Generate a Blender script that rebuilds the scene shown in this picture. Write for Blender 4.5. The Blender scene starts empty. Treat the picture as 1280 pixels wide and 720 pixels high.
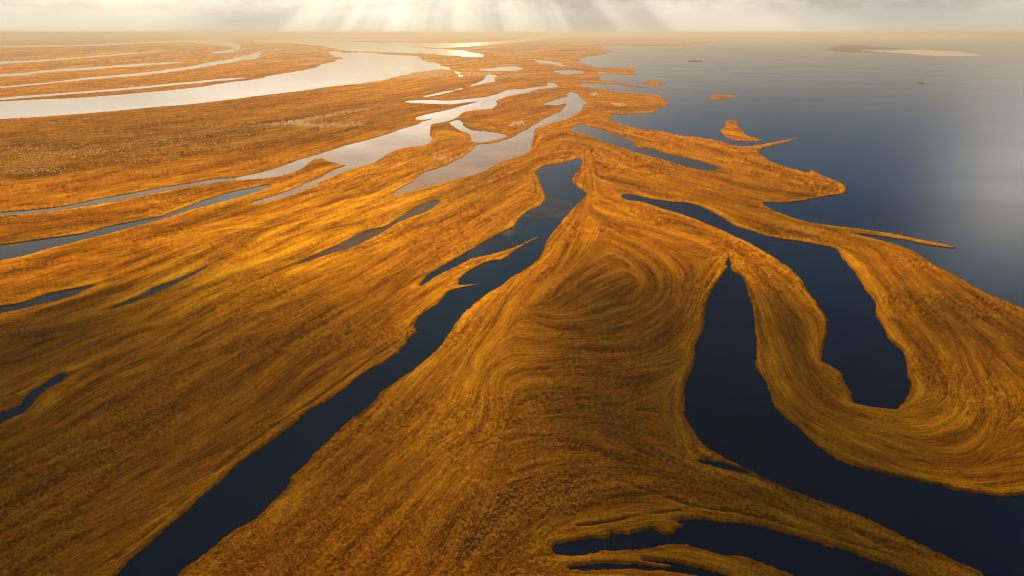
import bpy, math, random
import numpy as np

random.seed(7)
RNG = np.random.default_rng(11)
F32 = np.float32
sc = bpy.context.scene
COL = sc.collection

# ------------------------------------------------------------------ camera model
CAM_H = 150.0            # drone height over the marsh, metres
FPX = 834.0              # focal length in pixels of a 1280 wide frame
HOR = 41.0               # row of the horizon
PITCH = math.atan((360.0 - HOR) / FPX)
SP, CP = math.sin(PITCH), math.cos(PITCH)
SUN_AZ, SUN_EL = math.radians(-3.5), math.radians(13.2)


def ground(px, py):
    """survey point of the 1280x720 frame -> metres on the marsh (x east, y north)"""
    a = (px - 640.0) / FPX
    b = (360.0 - py) / FPX
    dy = CP + b * SP
    dz = -SP + b * CP
    t = CAM_H / -dz
    return a * t, dy * t


def tag(o, label=None, cat=None, kind=None, group=None):
    if label: o['label'] = label
    if cat: o['category'] = cat
    if kind: o['kind'] = kind
    if group: o['group'] = group
    return o


# ------------------------------------------------------------------ noise helpers
def hash2(ix, iy, seed):
    h = (ix.astype(np.int64) * 374761393 + iy.astype(np.int64) * 668265263 + seed * 974634777) & 0xffffffff
    h = ((h ^ (h >> 13)) * 1274126177) & 0xffffffff
    h = h ^ (h >> 16)
    return (h & 0xffff).astype(F32) / F32(65535.0)


def vnoise(x, y, s, seed):
    x = x / s; y = y / s
    ix = np.floor(x); iy = np.floor(y)
    fx = (x - ix).astype(F32); fy = (y - iy).astype(F32)
    fx = fx * fx * (3 - 2 * fx); fy = fy * fy * (3 - 2 * fy)
    a = hash2(ix, iy, seed); b = hash2(ix + 1, iy, seed)
    c = hash2(ix, iy + 1, seed); d = hash2(ix + 1, iy + 1, seed)
    return (a + (b - a) * fx) * (1 - fy) + (c + (d - c) * fx) * fy - 0.5


def smooth(a, b, x):
    t = np.clip((x - a) / (b - a), 0, 1)
    return t * t * (3 - 2 * t)


def blur1(a, r, axis):
    if r < 1: return a
    k = np.exp(-0.5 * (np.arange(-2 * r, 2 * r + 1) / r) ** 2); k /= k.sum()
    pad = [(0, 0), (0, 0)]; pad[axis] = (2 * r, 2 * r)
    p = np.pad(a, pad, mode='edge')
    out = np.zeros_like(a)
    n = a.shape[axis]
    for i, w in enumerate(k):
        out += F32(w) * (p[i:i + n] if axis == 0 else p[:, i:i + n])
    return out


def blur(a, r): return blur1(blur1(a, r, 0), r, 1)


# ------------------------------------------------------------------ survey outlines (points read off the frame)
WATER = {}     # name key -> list of outlines


def W(key, pts): WATER.setdefault(key, []).append(pts)


W('main', [(727,199),(728,205),(722,215),(715,224),(720,232),(728,238),(732,243),(726,251),(716,260),(708,270),(698,282),(690,292),(682,305),(676,320),(668,328),(655,338),(640,347),(628,356),(610,366),(599,375),(588,384),(577,395),(567,408),(563,415),(557,423),(550,433),(537,446),(522,459),(505,470),(490,481),(475,492),(465,504),(452,516),(440,524),(425,538),(405,555),(390,569),(380,582),(361,598),(363,603),(350,617),(340,627),(325,643),(305,656),(285,670),(262,688),(248,700),(230,712),(222,722),(205,738),(180,760),(150,790),(110,830),(60,880),(20,920),(-60,920),(0,860),(60,800),(110,752),(143,722),(160,703),(175,690),(190,678),(205,665),(222,650),(240,634),(258,618),(275,603),(290,589),(305,576),(322,564),(340,551),(355,538),(372,526),(385,515),(405,504),(425,492),(438,480),(452,469),(463,462),(480,453),(497,442),(510,425),(522,416),(518,408),(524,398),(531,392),(545,382),(556,370),(560,366),(582,360),(599,355),(575,356),(575,349),(585,341),(605,330),(619,326),(627,326),(642,315),(671,298),(671,296),(642,309),(617,317),(600,321),(585,325),(572,332),(560,338),(548,344),(538,350),(527,357),(524,356),(533,346),(550,336),(565,327),(580,319),(600,307),(620,295),(640,285),(648,275),(660,265),(675,258),(681,252),(683,248),(680,238),(676,230),(672,220),(669,216),(680,208),(695,206),(712,202),(720,199)])
W('bright', [(690,106),(672,109),(655,111),(640,112),(625,116),(610,121),(596,123),(575,125),(555,126),(535,125),(515,125.5),(505,127.5),(525,129),(560,130),(585,127.5),(597,127),(597,128),(570,134),(545,140),(522,146),(519,149),(530,150),(545,147),(528,152),(522,156),(500,162),(480,169),(460,175),(440,180),(420,186),(400,192),(380,198),(360,205),(340,212),(320,217),(300,221),(290,224),(305,224.5),(330,223),(350,220),(362,217),(375,212),(385,205),(393,199),(402,198),(412,202),(425,205),(432,207),(416,213),(400,222),(385,228),(365,237),(345,244),(325,250),(315,253),(320,255),(345,249),(370,242),(395,231),(415,221),(440,211),(467,204),(485,192),(505,185),(532,181),(540,175),(537,162),(540,155),(557,152),(570,148),(582,140),(602,137),(617,136),(621,126),(640,119),(655,116),(672,112),(690,108)])
W('creek_a', [(335,231),(300,238),(270,246),(250,253),(225,262),(200,271),(160,279),(130,285),(100,293),(60,299),(30,303),(0,307),(-60,318),(-300,365),(-300,395),(-60,340),(0,326),(30,320),(60,311),(100,301),(140,291),(165,284),(200,275),(240,262),(260,257),(290,249),(320,240),(337,234)])
W('creek_b', [(296,222),(270,224),(240,229),(200,235),(160,243),(120,250),(80,258),(40,263),(0,266),(-100,280),(-300,310),(-300,316),(-100,284),(0,269.5),(40,267),(80,262),(120,256),(160,248.5),(200,240),(240,233),(270,228),(294,225)])
W('mid', [(712,115),(720,118),(733,127),(728,132),(720,142),(710,148),(695,152),(680,156),(667,163),(665,183),(657,193),(640,198),(624,203),(607,213),(577,223),(554,228),(504,242),(490,243),(514,228),(527,217),(557,207),(580,195),(590,187),(597,181),(617,179),(637,173),(657,163),(667,157),(684,147),(700,140),(709,133),(707,129),(695,131),(680,130),(694,124),(707,120)])
W('shoal', [(562,153),(574,150),(580,158),(590,163),(614,165),(627,168),(634,170.5),(618,175),(600,178),(590,175),(587,168),(570,160)])
W('pond_long', [(714,162),(722,157),(740,159),(765,167),(790,176),(796,184),(815,187),(845,195),(877,202),(900,210),(890,213),(865,210),(835,201),(802,192),(780,185),(752,176),(735,169)])
W('hook', [(777,245),(790,244),(815,249),(840,253),(865,255),(880,260),(902,272),(922,284),(945,291),(960,296),(980,300),(1015,305),(1045,312),(1052,321),(1070,344),(1082,362),(1094,377),(1096,397),(1105,410),(1110,425),(1125,437),(1131,447),(1136,472),(1140,480),(1137,492),(1125,507),(1122,512),(1102,510),(1070,504),(1065,490),(1055,475),(1054,467),(1037,456),(1027,450),(1031,432),(1035,415),(1035,400),(1032,394),(1020,377),(1012,367),(1002,350),(990,337),(965,320),(945,308),(925,298),(902,287),(865,272),(827,260),(802,252),(785,250)])
W('broad', [(912,321),(914,331),(914,338),(925,345),(931,354),(935,370),(941,385),(943,412),(944,437),(945,460),(957,480),(962,492),(970,510),(985,525),(1002,537),(1015,552),(1032,567),(1050,577),(1077,586),(1115,596),(1172,607),(1197,614),(1247,620),(1280,619),(1400,612),(1660,570),(1660,900),(1500,920),(1440,860),(1360,800),(1290,755),(1229,720),(1225,715),(1172,691),(1122,667),(1080,647),(1022,625),(985,611),(960,600),(920,580),(905,572),(885,560),(867,540),(857,520),(856,487),(860,475),(867,460),(871,430),(879,412),(881,395),(889,367),(897,352),(909,336),(908,330)])
W('broad', [(872,576),(895,577),(925,584),(940,592),(920,590),(890,583)])
W('front', [(692,687),(694,682),(712,677),(738,673),(760,672),(763,668),(777,668),(787,669),(803,663),(812,661),(822,663),(827,667),(840,667),(845,663),(853,657),(844,653),(852,650),(877,648),(893,651),(930,653),(953,658),(977,665),(1002,672),(1027,680),(1060,688),(1090,700),(1120,712),(1150,725),(1200,750),(1270,800),(1350,870),(1400,920),(1150,920),(1090,850),(1040,770),(1010,740),(990,720),(980,715),(960,707),(935,697),(918,693),(912,694),(897,691),(885,687),(860,682),(847,681),(827,682),(803,687),(773,688),(755,688),(735,692),(713,694),(695,692)])
W('slit', [(712,711),(725,708),(750,706),(790,706),(820,709),(845,710),(870,712),(885,717),(900,722),(890,724),(865,717),(840,714),(800,712),(760,711),(730,713)])
W('slit', [(805,701),(825,702),(845,705),(865,710),(880,714),(905,722),(925,735),(960,760),(950,765),(915,738),(890,722),(870,714),(845,707),(820,704)])
W('pool_a', [(0,384),(20,381),(40,375),(60,368),(80,364),(100,360),(118,357),(110,361),(90,370),(60,378),(40,383),(20,388),(0,392),(-90,410),(-90,404)])
W('pool_b', [(138,387),(150,381),(170,373),(190,362),(210,354),(230,346),(250,337),(262,331),(245,342),(225,352),(205,361),(185,370),(165,378)])
W('pool_c', [(370,331),(402,316),(425,306),(445,295),(460,289),(480,284),(500,272),(520,260),(535,254),(549,250),(547,256),(532,265),(512,272),(492,281),(480,289),(460,300),(440,309),(420,315),(402,321)])
W('pool_d', [(0,519),(12,514),(27,506),(37,492),(50,484),(62,475),(77,467),(84,469),(77,476),(57,487),(47,496),(37,507),(25,517),(12,522),(0,530),(-60,565),(-60,548)])
W('far_main', [(0,127),(37,125),(100,122),(175,116),(250,109),(295,102),(320,99),(345,94),(370,89),(395,85),(397,81),(420,76),(427,73),(412,70),(410,65),(420,64),(430,66),(455,65.5),(470,67),(495,69),(520,70),(532,75),(545,81),(560,84),(570,88),(579,95),(572,95),(570,91),(557,87),(545,87),(520,90),(495,96),(470,101),(445,105),(420,107),(370,114),(320,120),(250,129),(200,133),(125,140),(50,146),(0,149),(-100,160),(-200,172),(-420,200),(-420,160),(-200,140),(-100,133)])
W('far_a', [(0,108),(75,101),(140,94),(187,90),(237,82.5),(300,71),(320,65),(325,64),(328,67),(322,72),(300,76),(270,81),(237,86),(187,93),(140,97),(75,103),(0,110),(-300,133),(-300,128)])
W('far_b', [(0,93),(50,88.5),(100,85),(150,81.5),(200,78.5),(230,77.5),(200,80.5),(150,84),(100,87.5),(50,91),(0,96),(-300,114),(-300,108)])
W('far_c', [(0,77),(60,74),(100,71.3),(140,68),(180,64.8),(208,63),(180,66.3),(140,69.8),(100,73.2),(60,76.5),(0,80),(-300,98),(-300,92)])
W('far_d', [(0,57),(100,56),(160,53),(210,51),(250,50),(280,51),(298,55),(300,60),(293,65),(270,67),(262,66),(275,64),(290,61),(285,58),(265,56),(240,53),(200,53.5),(160,55.5),(100,58),(0,59.3),(-300,63),(-300,60)])
W('far_e', [(40,119),(120,113),(200,106),(270,99),(305,97.5),(290,99.8),(270,101.3),(200,108.4),(120,115.4),(40,121.5),(-80,132),(-80,129)])
W('far_band', [(320,50),(380,50),(440,52),(480,54),(530,60),(560,62),(585,64),(605,70),(590,71),(560,69),(540,67),(500,66),(470,65),(430,63),(400,57),(360,54),(320,53)])
W('far_band', [(480,53),(560,54),(600,53),(640,50),(660,46.5),(690,43),(705,43.5),(685,47.5),(660,51.5),(640,53.5),(600,57),(550,60),(520,58)])
W('far_band', [(330,48.3),(450,48.6),(560,50.2),(450,51),(380,50)])
W('pool_e', [(610,93),(622,95),(618,101),(606,104),(590,108),(570,113),(545,118.5),(530,121),(545,117.5),(570,111.5),(590,106.5),(602,102),(604,98)])
W('pool_f', [(692,89.5),(705,87),(722,87.5),(727,90),(720,93),(705,92.8)])
W('pool_g', [(665,74),(685,76.5),(700,79),(715,84),(700,82.5),(685,79.5)])
W('pool_h', [(600,87),(640,83),(650,85.5),(640,88.5),(615,88.5)])
W('pool_i', [(685,103.5),(692,104),(695,108),(687,109.5)])
W('lagoon', [(1900,41.6),(900,41.6),(884,45),(915,48.5),(922,49.5),(905,51.5),(890,54),(865,56.5),(860,58),(815,57.5),(765,57.5),(752,59.5),(767,65),(745,69.5),(732,71),(722,77),(735,81),(752,84.5),(775,84.5),(795,86),(797,90),(795,94),(780,94),(760,92.5),(750,97),(755,101),(775,103),(790,106.5),(812,108.5),(812,110),(790,109),(770,106),(735,104),(722,105),(732,108),(752,111),(780,115),(802,117),(825,119.5),(834,126),(835,132),(825,134),(815,141),(790,143),(765,144),(767,150),(780,156),(800,161),(825,164),(852,169),(877,172),(900,176),(915,181),(927,183),(937,183),(944,181.5),(964,178.5),(985,174.5),(996,173),(985,177.5),(970,181.5),(955,185),(948,189),(951,192),(964,202),(987,210),(1011,216),(1014,212),(1031,220),(1054,230),(1059,237),(1054,243),(1031,246),(1001,252),(981,254),(954,254),(961,260),(981,268),(1007,277),(1041,282),(1081,287),(1121,293),(1164,302),(1196,309),(1191,311),(1164,308),(1131,301),(1094,295),(1067,292),(1087,297),(1114,303),(1141,313),(1167,330),(1180,336),(1210,353),(1235,367),(1280,386),(1340,420),(1420,470),(1560,560),(1700,640),(1900,640)])

ISLETS = {
 'hook_islet': [(901,162),(907,157),(905,152),(912,150),(922,152),(927,162),(935,170),(952,174),(947,177),(927,177.5),(912,174),(905,169)],
 'flat_islet': [(884,121),(890,118),(905,118.6),(921,119),(915,122.5),(900,124.5),(889,124.5)],
 'dark_islet': [(860,74.8),(870,74.6),(877,75.4),(880,76.6),(872,77.4),(862,77)],
 'shore_islet': [(803,102),(812,101),(825,102),(831,106),(822,108),(811,106.5)],
 'long_islet': [(1032,62.5),(1045,57.5),(1072,56),(1100,58.5),(1128,60.8),(1105,62),(1075,61.6),(1090,64.2),(1118,66),(1060,65.3)],
 'streak_islet': [(1076,62.4),(1108,63.4),(1145,62),(1195,64),(1226,69),(1190,70.2),(1167,69.6),(1135,67),(1100,64.6)],
 'speck_islet': [(1144,103.5),(1150,102.6),(1157,104),(1151,105.6)],
}
GROOVES = [   # drained runnels between the grass, (points, half width m, depth m)
 ([(146,699),(200,655),(240,618),(280,580),(330,542),(370,516),(400,496),(430,474),(475,442),(505,422)], 0.7, 0.9),
 ([(772,602),(800,612),(830,622),(860,632),(880,636),(920,641),(960,650),(1000,662),(1040,674),(1070,681),(1110,693),(1150,712),(1180,726)], 0.7, 0.8),
 ([(722,658),(740,656),(770,652),(800,646),(830,641),(850,638)], 0.5, 0.7),
 ([(1180,362),(1195,374),(1215,390),(1232,406),(1250,422)], 0.7, 0.6),
 ([(1230,470),(1245,487),(1256,505)], 0.9, 0.8),
 ([(0,498),(20,491),(40,483)], 0.6, 0.7),
 ([(320,352),(350,338),(372,330)], 0.9, 0.5),
]

def curve(pts, closed=True, n=4):
    """Catmull-Rom through the survey points"""
    P = np.array(pts, float); m = len(P); out = []
    for i in range(m if closed else m - 1):
        if closed: p0, p1, p2, p3 = P[i - 1], P[i], P[(i + 1) % m], P[(i + 2) % m]
        else: p0, p1, p2, p3 = P[max(i - 1, 0)], P[i], P[i + 1], P[min(i + 2, m - 1)]
        L = np.hypot(*(p2 - p1)); k = n if L > 6 else 2
        for j in range(k):
            t = j / k
            out.append(p1 + 0.35 * t * (p2 - p0) * (1 - t) ** 2 * 1.0 + (p2 - p1) * (3 * t * t - 2 * t ** 3) - 0.35 * (p3 - p1) * t * t * (1 - t)
                       if min(L, np.hypot(*(p1 - p0)), np.hypot(*(p3 - p2))) * 5 > L else p1 + (p2 - p1) * t)
    if not closed: out.append(P[-1])
    return np.array(out)


# ------------------------------------------------------------------ terrain grid, finer towards the viewer
delta = np.concatenate([np.arange(2.0, 20, 0.40), np.arange(20, 110, 0.62), np.arange(110, 800, 0.92)])
PY = (HOR + delta).astype(np.float64)
PX = np.arange(-320, 1600, 1.15)
NR, NC = len(PY), len(PX)
GX, GY = ground(PX[None, :], PY[:, None])
GY = np.broadcast_to(GY, GX.shape)
GX = GX.astype(F32); GY = np.ascontiguousarray(GY.astype(F32))
CELL = np.broadcast_to((np.hypot(GY[:, :1], CAM_H) / FPX).astype(F32), GX.shape)     # metres per surveyed pixel, across
ROWSTEP = np.gradient(GY[:, 0]) * -1                                             # metres per row, along


def seg_field(pts_px, closed, margin):
    """window of the grid round an outline: (rows, cols, unsigned distance in metres, inside mask)"""
    lo, hi = pts_px.min(0) - margin, pts_px.max(0) + margin
    lo[1] = pts_px[:, 1].min() - max(2.0, min(margin, 0.5 * (pts_px[:, 1].min() - HOR)))
    r0, r1 = np.searchsorted(PY, lo[1]), np.searchsorted(PY, hi[1])
    c0, c1 = np.searchsorted(PX, lo[0]), np.searchsorted(PX, hi[0])
    if r1 <= r0 or c1 <= c0: return None
    wx, wy = ground(pts_px[:, 0], np.maximum(pts_px[:, 1], HOR + 0.5))
    wx = wx.astype(F32); wy = wy.astype(F32)
    X = GX[r0:r1, c0:c1]; Y = GY[r0:r1, c0:c1]
    d2 = np.full(X.shape, 1e12, F32); ins = np.zeros(X.shape, bool)
    n = len(wx)
    pyr = PY[r0:r1]; pxc = PX[c0:c1]
    for i in range(n if closed else n - 1):
        j = (i + 1) % n
        ax, ay, bx, by = wx[i], wy[i], wx[j], wy[j]
        # distance only close to the edge
        e0, e1 = sorted((pts_px[i, 1], pts_px[j, 1])); f0, f1 = sorted((pts_px[i, 0], pts_px[j, 0]))
        ra, rb = np.searchsorted(pyr, e0 - margin), np.searchsorted(pyr, e1 + margin)
        ca, cb = np.searchsorted(pxc, f0 - margin), np.searchsorted(pxc, f1 + margin)
        if rb > ra and cb > ca:
            xs = X[ra:rb, ca:cb]; ys = Y[ra:rb, ca:cb]
            vx, vy = bx - ax, by - ay
            L2 = max(float(vx * vx + vy * vy), 1e-9)
            t = np.clip(((xs - ax) * vx + (ys - ay) * vy) / F32(L2), 0, 1)
            dd = (xs - ax - t * vx) ** 2 + (ys - ay - t * vy) ** 2
            np.minimum(d2[ra:rb, ca:cb], dd, out=d2[ra:rb, ca:cb])
        if closed:
            y0, y1 = pts_px[i, 1], pts_px[j, 1]
            if y0 != y1:
                ra, rb = np.searchsorted(pyr, min(y0, y1)), np.searchsorted(pyr, max(y0, y1))
                if rb > ra:
                    xc = pts_px[i, 0] + (pyr[ra:rb] - y0) / (y1 - y0) * (pts_px[j, 0] - pts_px[i, 0])
                    ins[ra:rb] ^= pxc[None, :] < xc[:, None]
    return (slice(r0, r1), slice(c0, c1)), np.sqrt(d2), ins


KEYS = list(WATER)
SD = np.full(GX.shape, -1e6, F32)          # + inside water, metres
WID = np.full(GX.shape, -1, np.int16)
TANG = []                                   # bank tangents for the grass flow
for k, key in enumerate(KEYS):
    for pts in WATER[key]:
        c = curve(pts)
        mid = 0.5 * (c + np.roll(c, -1, 0)); dv = np.roll(c, -1, 0) - c
        L = np.hypot(dv[:, 0], dv[:, 1]); ok = L > 0.3
        TANG.append(np.c_[mid[ok], dv[ok], L[ok] * 0.6])
        res = seg_field(c, True, 46)
        if res is None: continue
        win, d, ins = res
        s = np.where(ins, d, -d)
        b = SD[win]; m = s > b
        b[m] = s[m]; WID[win][m] = k
IID = np.full(GX.shape, -1, np.int16)
IKEYS = list(ISLETS)
for k, key in enumerate(IKEYS):
    c = curve(ISLETS[key])
    win, d, ins = seg_field(c, True, 14)
    s = np.where(ins, d, -d)
    near = s > -d.dtype.type(0) - np.maximum(6, 3.0 * CELL[win])
    IID[win][near] = k
    SD[win] = np.minimum(SD[win], np.where(ins | (d < 1e5), -s, SD[win]))
# ragged shoreline
amp = np.clip(CELL * 1.2, 0.3, 6.0)
rag = (vnoise(GX, GY, 3.2, 1) * 0.9 + vnoise(GX, GY, 9.0, 2) * 1.3 + vnoise(GX, GY, 30.0, 3) * 1.5) * np.clip(amp, 0.65, 1.6) + vnoise(GX, GY, 1.1, 4) * 0.7
farr = np.clip(np.abs(ROWSTEP / np.gradient(PY))[:, None] * 0.45, 0, 45).astype(F32)
rag += farr * (vnoise(GX, GY, 45.0, 31) + 1.2 * vnoise(GX, GY, 130.0, 32)) * smooth(2.0, 8.0, farr)
SD = SD + rag
GRV = np.zeros(GX.shape, F32); GDP = np.zeros(GX.shape, F32)
for pts, hw, dep in GROOVES:
    c = curve(pts, False)
    win, d, _ = seg_field(c, False, 16)
    d = d + vnoise(GX[win], GY[win], 5.0, 5) * 0.8
    tt = np.clip(1 - d / (hw * 2.0), 0, 1) * (0.15 + 0.85 * smooth(-0.2, 0.15, vnoise(GX[win], GY[win], 14.0, 6) + 0.4 * vnoise(GX[win], GY[win], 4.0, 7)))
    GRV[win] = np.maximum(GRV[win], tt); GDP[win] = np.maximum(GDP[win], tt * dep * 0.55)
print('outlines done')

# ------------------------------------------------------------------ direction the grass was combed by the tides
STROKES = [
 [(-300,760),(0,600),(200,490),(400,380),(560,290),(650,235)], [(-200,830),(0,700),(200,590),(400,460),(500,400)],
 [(-300,600),(0,480),(150,420),(300,350),(500,270),(600,230)], [(-300,520),(0,430),(200,360),(350,290),(480,250)],
 [(-300,440),(0,350),(200,300),(350,265),(450,225)], [(-300,250),(0,215),(150,195),(300,175),(420,155),(520,130)],
 [(-300,215),(0,180),(300,150),(500,120),(600,100)], [(0,290),(150,262),(300,232)], [(-100,780),(80,660),(250,560),(400,450)],
 [(250,720),(400,600),(520,490),(590,420),(640,355),(700,290),(735,240),(735,190)],
 [(180,860),(350,720),(480,600),(565,500),(600,430),(640,375)], [(400,780),(450,720),(540,620),(590,520),(600,450)],
 [(520,780),(560,720),(600,640),(625,560),(620,480)], [(620,760),(640,690),(700,640)],
 [(610,440),(640,405),(660,370),(700,345),(720,300),(735,250),(735,210)],
 [(640,420),(690,432),(750,430),(810,412),(845,380),(848,345),(820,315),(775,292),(735,262)],
 [(655,402),(690,417),(750,417),(803,400),(830,374),(826,343),(798,318),(765,305)],
 [(670,392),(700,404),(750,404),(790,388),(808,366),(806,345),(785,328)],
 [(645,438),(700,446),(770,443),(828,422),(862,385)], [(672,380),(700,352),(728,318),(742,285)],
 [(700,392),(735,372),(775,350)], [(690,372),(720,345),(750,315)],
 [(600,470),(640,448),(720,446),(800,438),(850,405),(870,360),(900,320)],
 [(740,270),(800,290),(870,302),(930,330),(962,390),(985,450),(1025,505),(1080,530),(1160,535),(1200,500),(1195,450),(1150,400),(1110,350),(1080,310),(1000,285),(900,250),(800,220),(745,200)],
 [(740,250),(820,275),(890,290),(935,312)], [(950,420),(985,495),(1040,540),(1120,565),(1200,572),(1290,545),(1380,500)],
 [(960,470),(1000,520),(1060,555),(1140,585),(1230,595),(1330,580)],
 [(1150,320),(1220,385),(1290,440),(1400,520)], [(1110,320),(1180,400),(1230,470),(1250,530),(1220,580)],
 [(740,215),(850,240),(950,265),(1050,290)], [(760,160),(850,185),(950,215),(1040,232)],
 [(870,440),(848,500),(860,560),(900,595),(960,620),(1100,675),(1200,715),(1300,790)],
 [(700,640),(780,622),(860,635),(1000,668),(1130,712)], [(600,700),(660,652),(740,630),(850,612)],
 [(560,560),(640,545),(740,545),(840,575)], [(690,480),(780,475),(850,455)], [(640,600),(720,585),(800,590),(870,610)],
 [(700,700),(780,697),(860,692),(960,715)], [(640,720),(720,720),(820,725)],
 [(540,90),(640,70),(760,62),(860,56)], [(560,110),(650,98),(740,96)],
]
for st in STROKES:
    c = curve(st, False, 8)
    mid = 0.5 * (c[1:] + c[:-1]); dv = c[1:] - c[:-1]; L = np.hypot(dv[:, 0], dv[:, 1])
    TANG.append(np.c_[mid, dv, L * 1.6])
T = np.concatenate(TANG)
ang = np.arctan2(T[:, 3], T[:, 2]); wgt = T[:, 4]
cgx = np.arange(-340, 1621, 14.0); cgy = np.concatenate([np.arange(HOR, 160, 4.0), np.arange(160, 860, 10.0)])
cc = np.zeros((len(cgy), len(cgx))); ss = np.zeros_like(cc)
for j, y in enumerate(cgy):
    ysc = 1.0 if y > 200 else 1.0 + 2.5 * (200 - y) / 160
    d2 = (cgx[:, None] - T[None, :, 0]) ** 2 + ((y - T[None, :, 1]) * ysc) ** 2 + 30
    w = wgt[None, :] / d2 ** 1.45
    cc[j] = (w * np.cos(2 * ang)).sum(1) / w.sum(1); ss[j] = (w * np.sin(2 * ang)).sum(1) / w.sum(1)


def upsample(g):
    fx = np.interp(PX, cgx, np.arange(len(cgx))); fy = np.interp(PY, cgy, np.arange(len(cgy)))
    ix = np.minimum(fx.astype(int), len(cgx) - 2); iy = np.minimum(fy.astype(int), len(cgy) - 2)
    tx = (fx - ix)[None, :]; ty = (fy - iy)[:, None]
    a = g[iy][:, ix] * (1 - tx) + g[iy][:, ix + 1] * tx
    b = g[iy + 1][:, ix] * (1 - tx) + g[iy + 1][:, ix + 1] * tx
    return a * (1 - ty) + b * ty


TH = (0.5 * np.arctan2(upsample(ss), upsample(cc)) + vnoise(GX, GY, 22.0, 21) * 0.25 * np.clip(0.5 / CELL, 0, 1)).astype(F32)
DYI = (1.0 / np.gradient(PY)).astype(F32)
VX = np.cos(TH) / 1.15; VY = np.sin(TH) * DYI[:, None]
nn = np.sqrt(VX * VX + VY * VY); VX /= nn; VY /= nn


def lic(noise, steps, h=1.0):
    acc = noise.copy(); wsum = 1.0
    R0, C0 = np.meshgrid(np.arange(NR, dtype=F32), np.arange(NC, dtype=F32), indexing='ij')
    for sgn in (1, -1):
        r = R0.copy(); c = C0.copy(); pvx = VX * sgn; pvy = VY * sgn
        for s in range(steps):
            r += pvy * h; c += pvx * h
            ir = np.clip(r + 0.5, 0, NR - 1).astype(np.int32); ic = np.clip(c + 0.5, 0, NC - 1).astype(np.int32)
            idx = ir * NC + ic
            w = 1 - (s + 1) / (steps + 1)
            acc += F32(w) * noise.ravel()[idx]; wsum += w
            nvx = VX.ravel()[idx]; nvy = VY.ravel()[idx]
            sg = np.sign(nvx * pvx + nvy * pvy); sg[sg == 0] = 1
            pvx = nvx * sg; pvy = nvy * sg
    acc /= wsum
    acc -= blur(acc, 14)
    return acc / acc.std()


white = RNG.standard_normal((NR, NC)).astype(F32)
FINE = lic(white, 12)
MIDS = lic(blur(RNG.standard_normal((NR, NC)).astype(F32), 2), 26, 1.6)
g4 = lambda a: (a - a.mean()) / a.std()
BROAD = g4(lic(blur(RNG.standard_normal((NR, NC)).astype(F32), 6), 26, 3.0))
GRAIN = g4(RNG.standard_normal((NR, NC)).astype(F32) * 0.55 + blur(RNG.standard_normal((NR, NC)).astype(F32), 1) * 2.4)
print('streaks done')

# ------------------------------------------------------------------ height of the marsh
inland = -SD
px2_ = np.broadcast_to(PX[None, :], GX.shape); py2_ = np.broadcast_to(PY[:, None], GX.shape)
bankw = np.maximum(0.9, 0.8 * CELL)
up = smooth(0.0, 1.0, inland / (bankw * 1.6))
Z = np.where(inland > 0, 0.10 + 0.36 * up, -0.25 - 0.9 * smooth(0, 1, SD / (bankw * 2)))
und = vnoise(GX, GY, 60, 8) * 0.7 + vnoise(GX, GY, 170, 9) * 1.0
soft = smooth(2.0, 25.0, inland)
Z += (und + 0.35) * soft * 0.9
Z += 3.6 * np.exp(-((px2_ - 738) / 105) ** 2 - ((py2_ - 372) / 52) ** 2).astype(F32) * soft
hs = np.clip(CELL, 0.25, 0.9) * (0.85 - 0.35 * smooth(0.4, 1.2, CELL))
gr = smooth(0.3, 2.5, inland)
TUS = smooth(-0.15, 0.25, vnoise(GX, GY, 40, 12) + 0.25 * vnoise(GX, GY, 12, 13))       # where grass stands in tussocks rather than combed flat
Z += gr * hs * (0.05 * MIDS + 0.06 * FINE * (1 - 0.4 * TUS) + GRAIN * (0.06 + 0.09 * TUS) + 0.04 * BROAD)
Z -= GDP * gr
Z = np.where(inland > 0, np.maximum(Z, 0.07), Z)
Z = Z.astype(F32)

# plant cover and painted sunlight attributes ------------------------------------------------------------------------------
px2 = np.broadcast_to(PX[None, :], GX.shape); py2 = np.broadcast_to(PY[:, None], GX.shape)


def zone(cx, cy, rx, ry, rot=0.0, p=1.0):
    """soft patch of plant tone or painted light round a survey point"""
    a = math.radians(rot); dx = px2 - cx; dy = py2 - cy
    u = (dx * math.cos(a) + dy * math.sin(a)) / rx; v = (-dx * math.sin(a) + dy * math.cos(a)) / ry
    return np.exp(-(u * u + v * v) ** p).astype(F32)


def poly_mask(pts, soft_px):
    c = curve(pts); m = np.zeros(GX.shape, bool)
    for i in range(len(c)):
        j = (i + 1) % len(c); y0, y1 = c[i, 1], c[j, 1]
        if y0 == y1: continue
        ra, rb = np.searchsorted(PY, min(y0, y1)), np.searchsorted(PY, max(y0, y1))
        if rb > ra:
            xc = c[i, 0] + (PY[ra:rb] - y0) / (y1 - y0) * (c[j, 0] - c[i, 0])
            m[ra:rb] ^= PX[None, :] < xc[:, None]
    return blur(m.astype(F32), soft_px)


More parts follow.
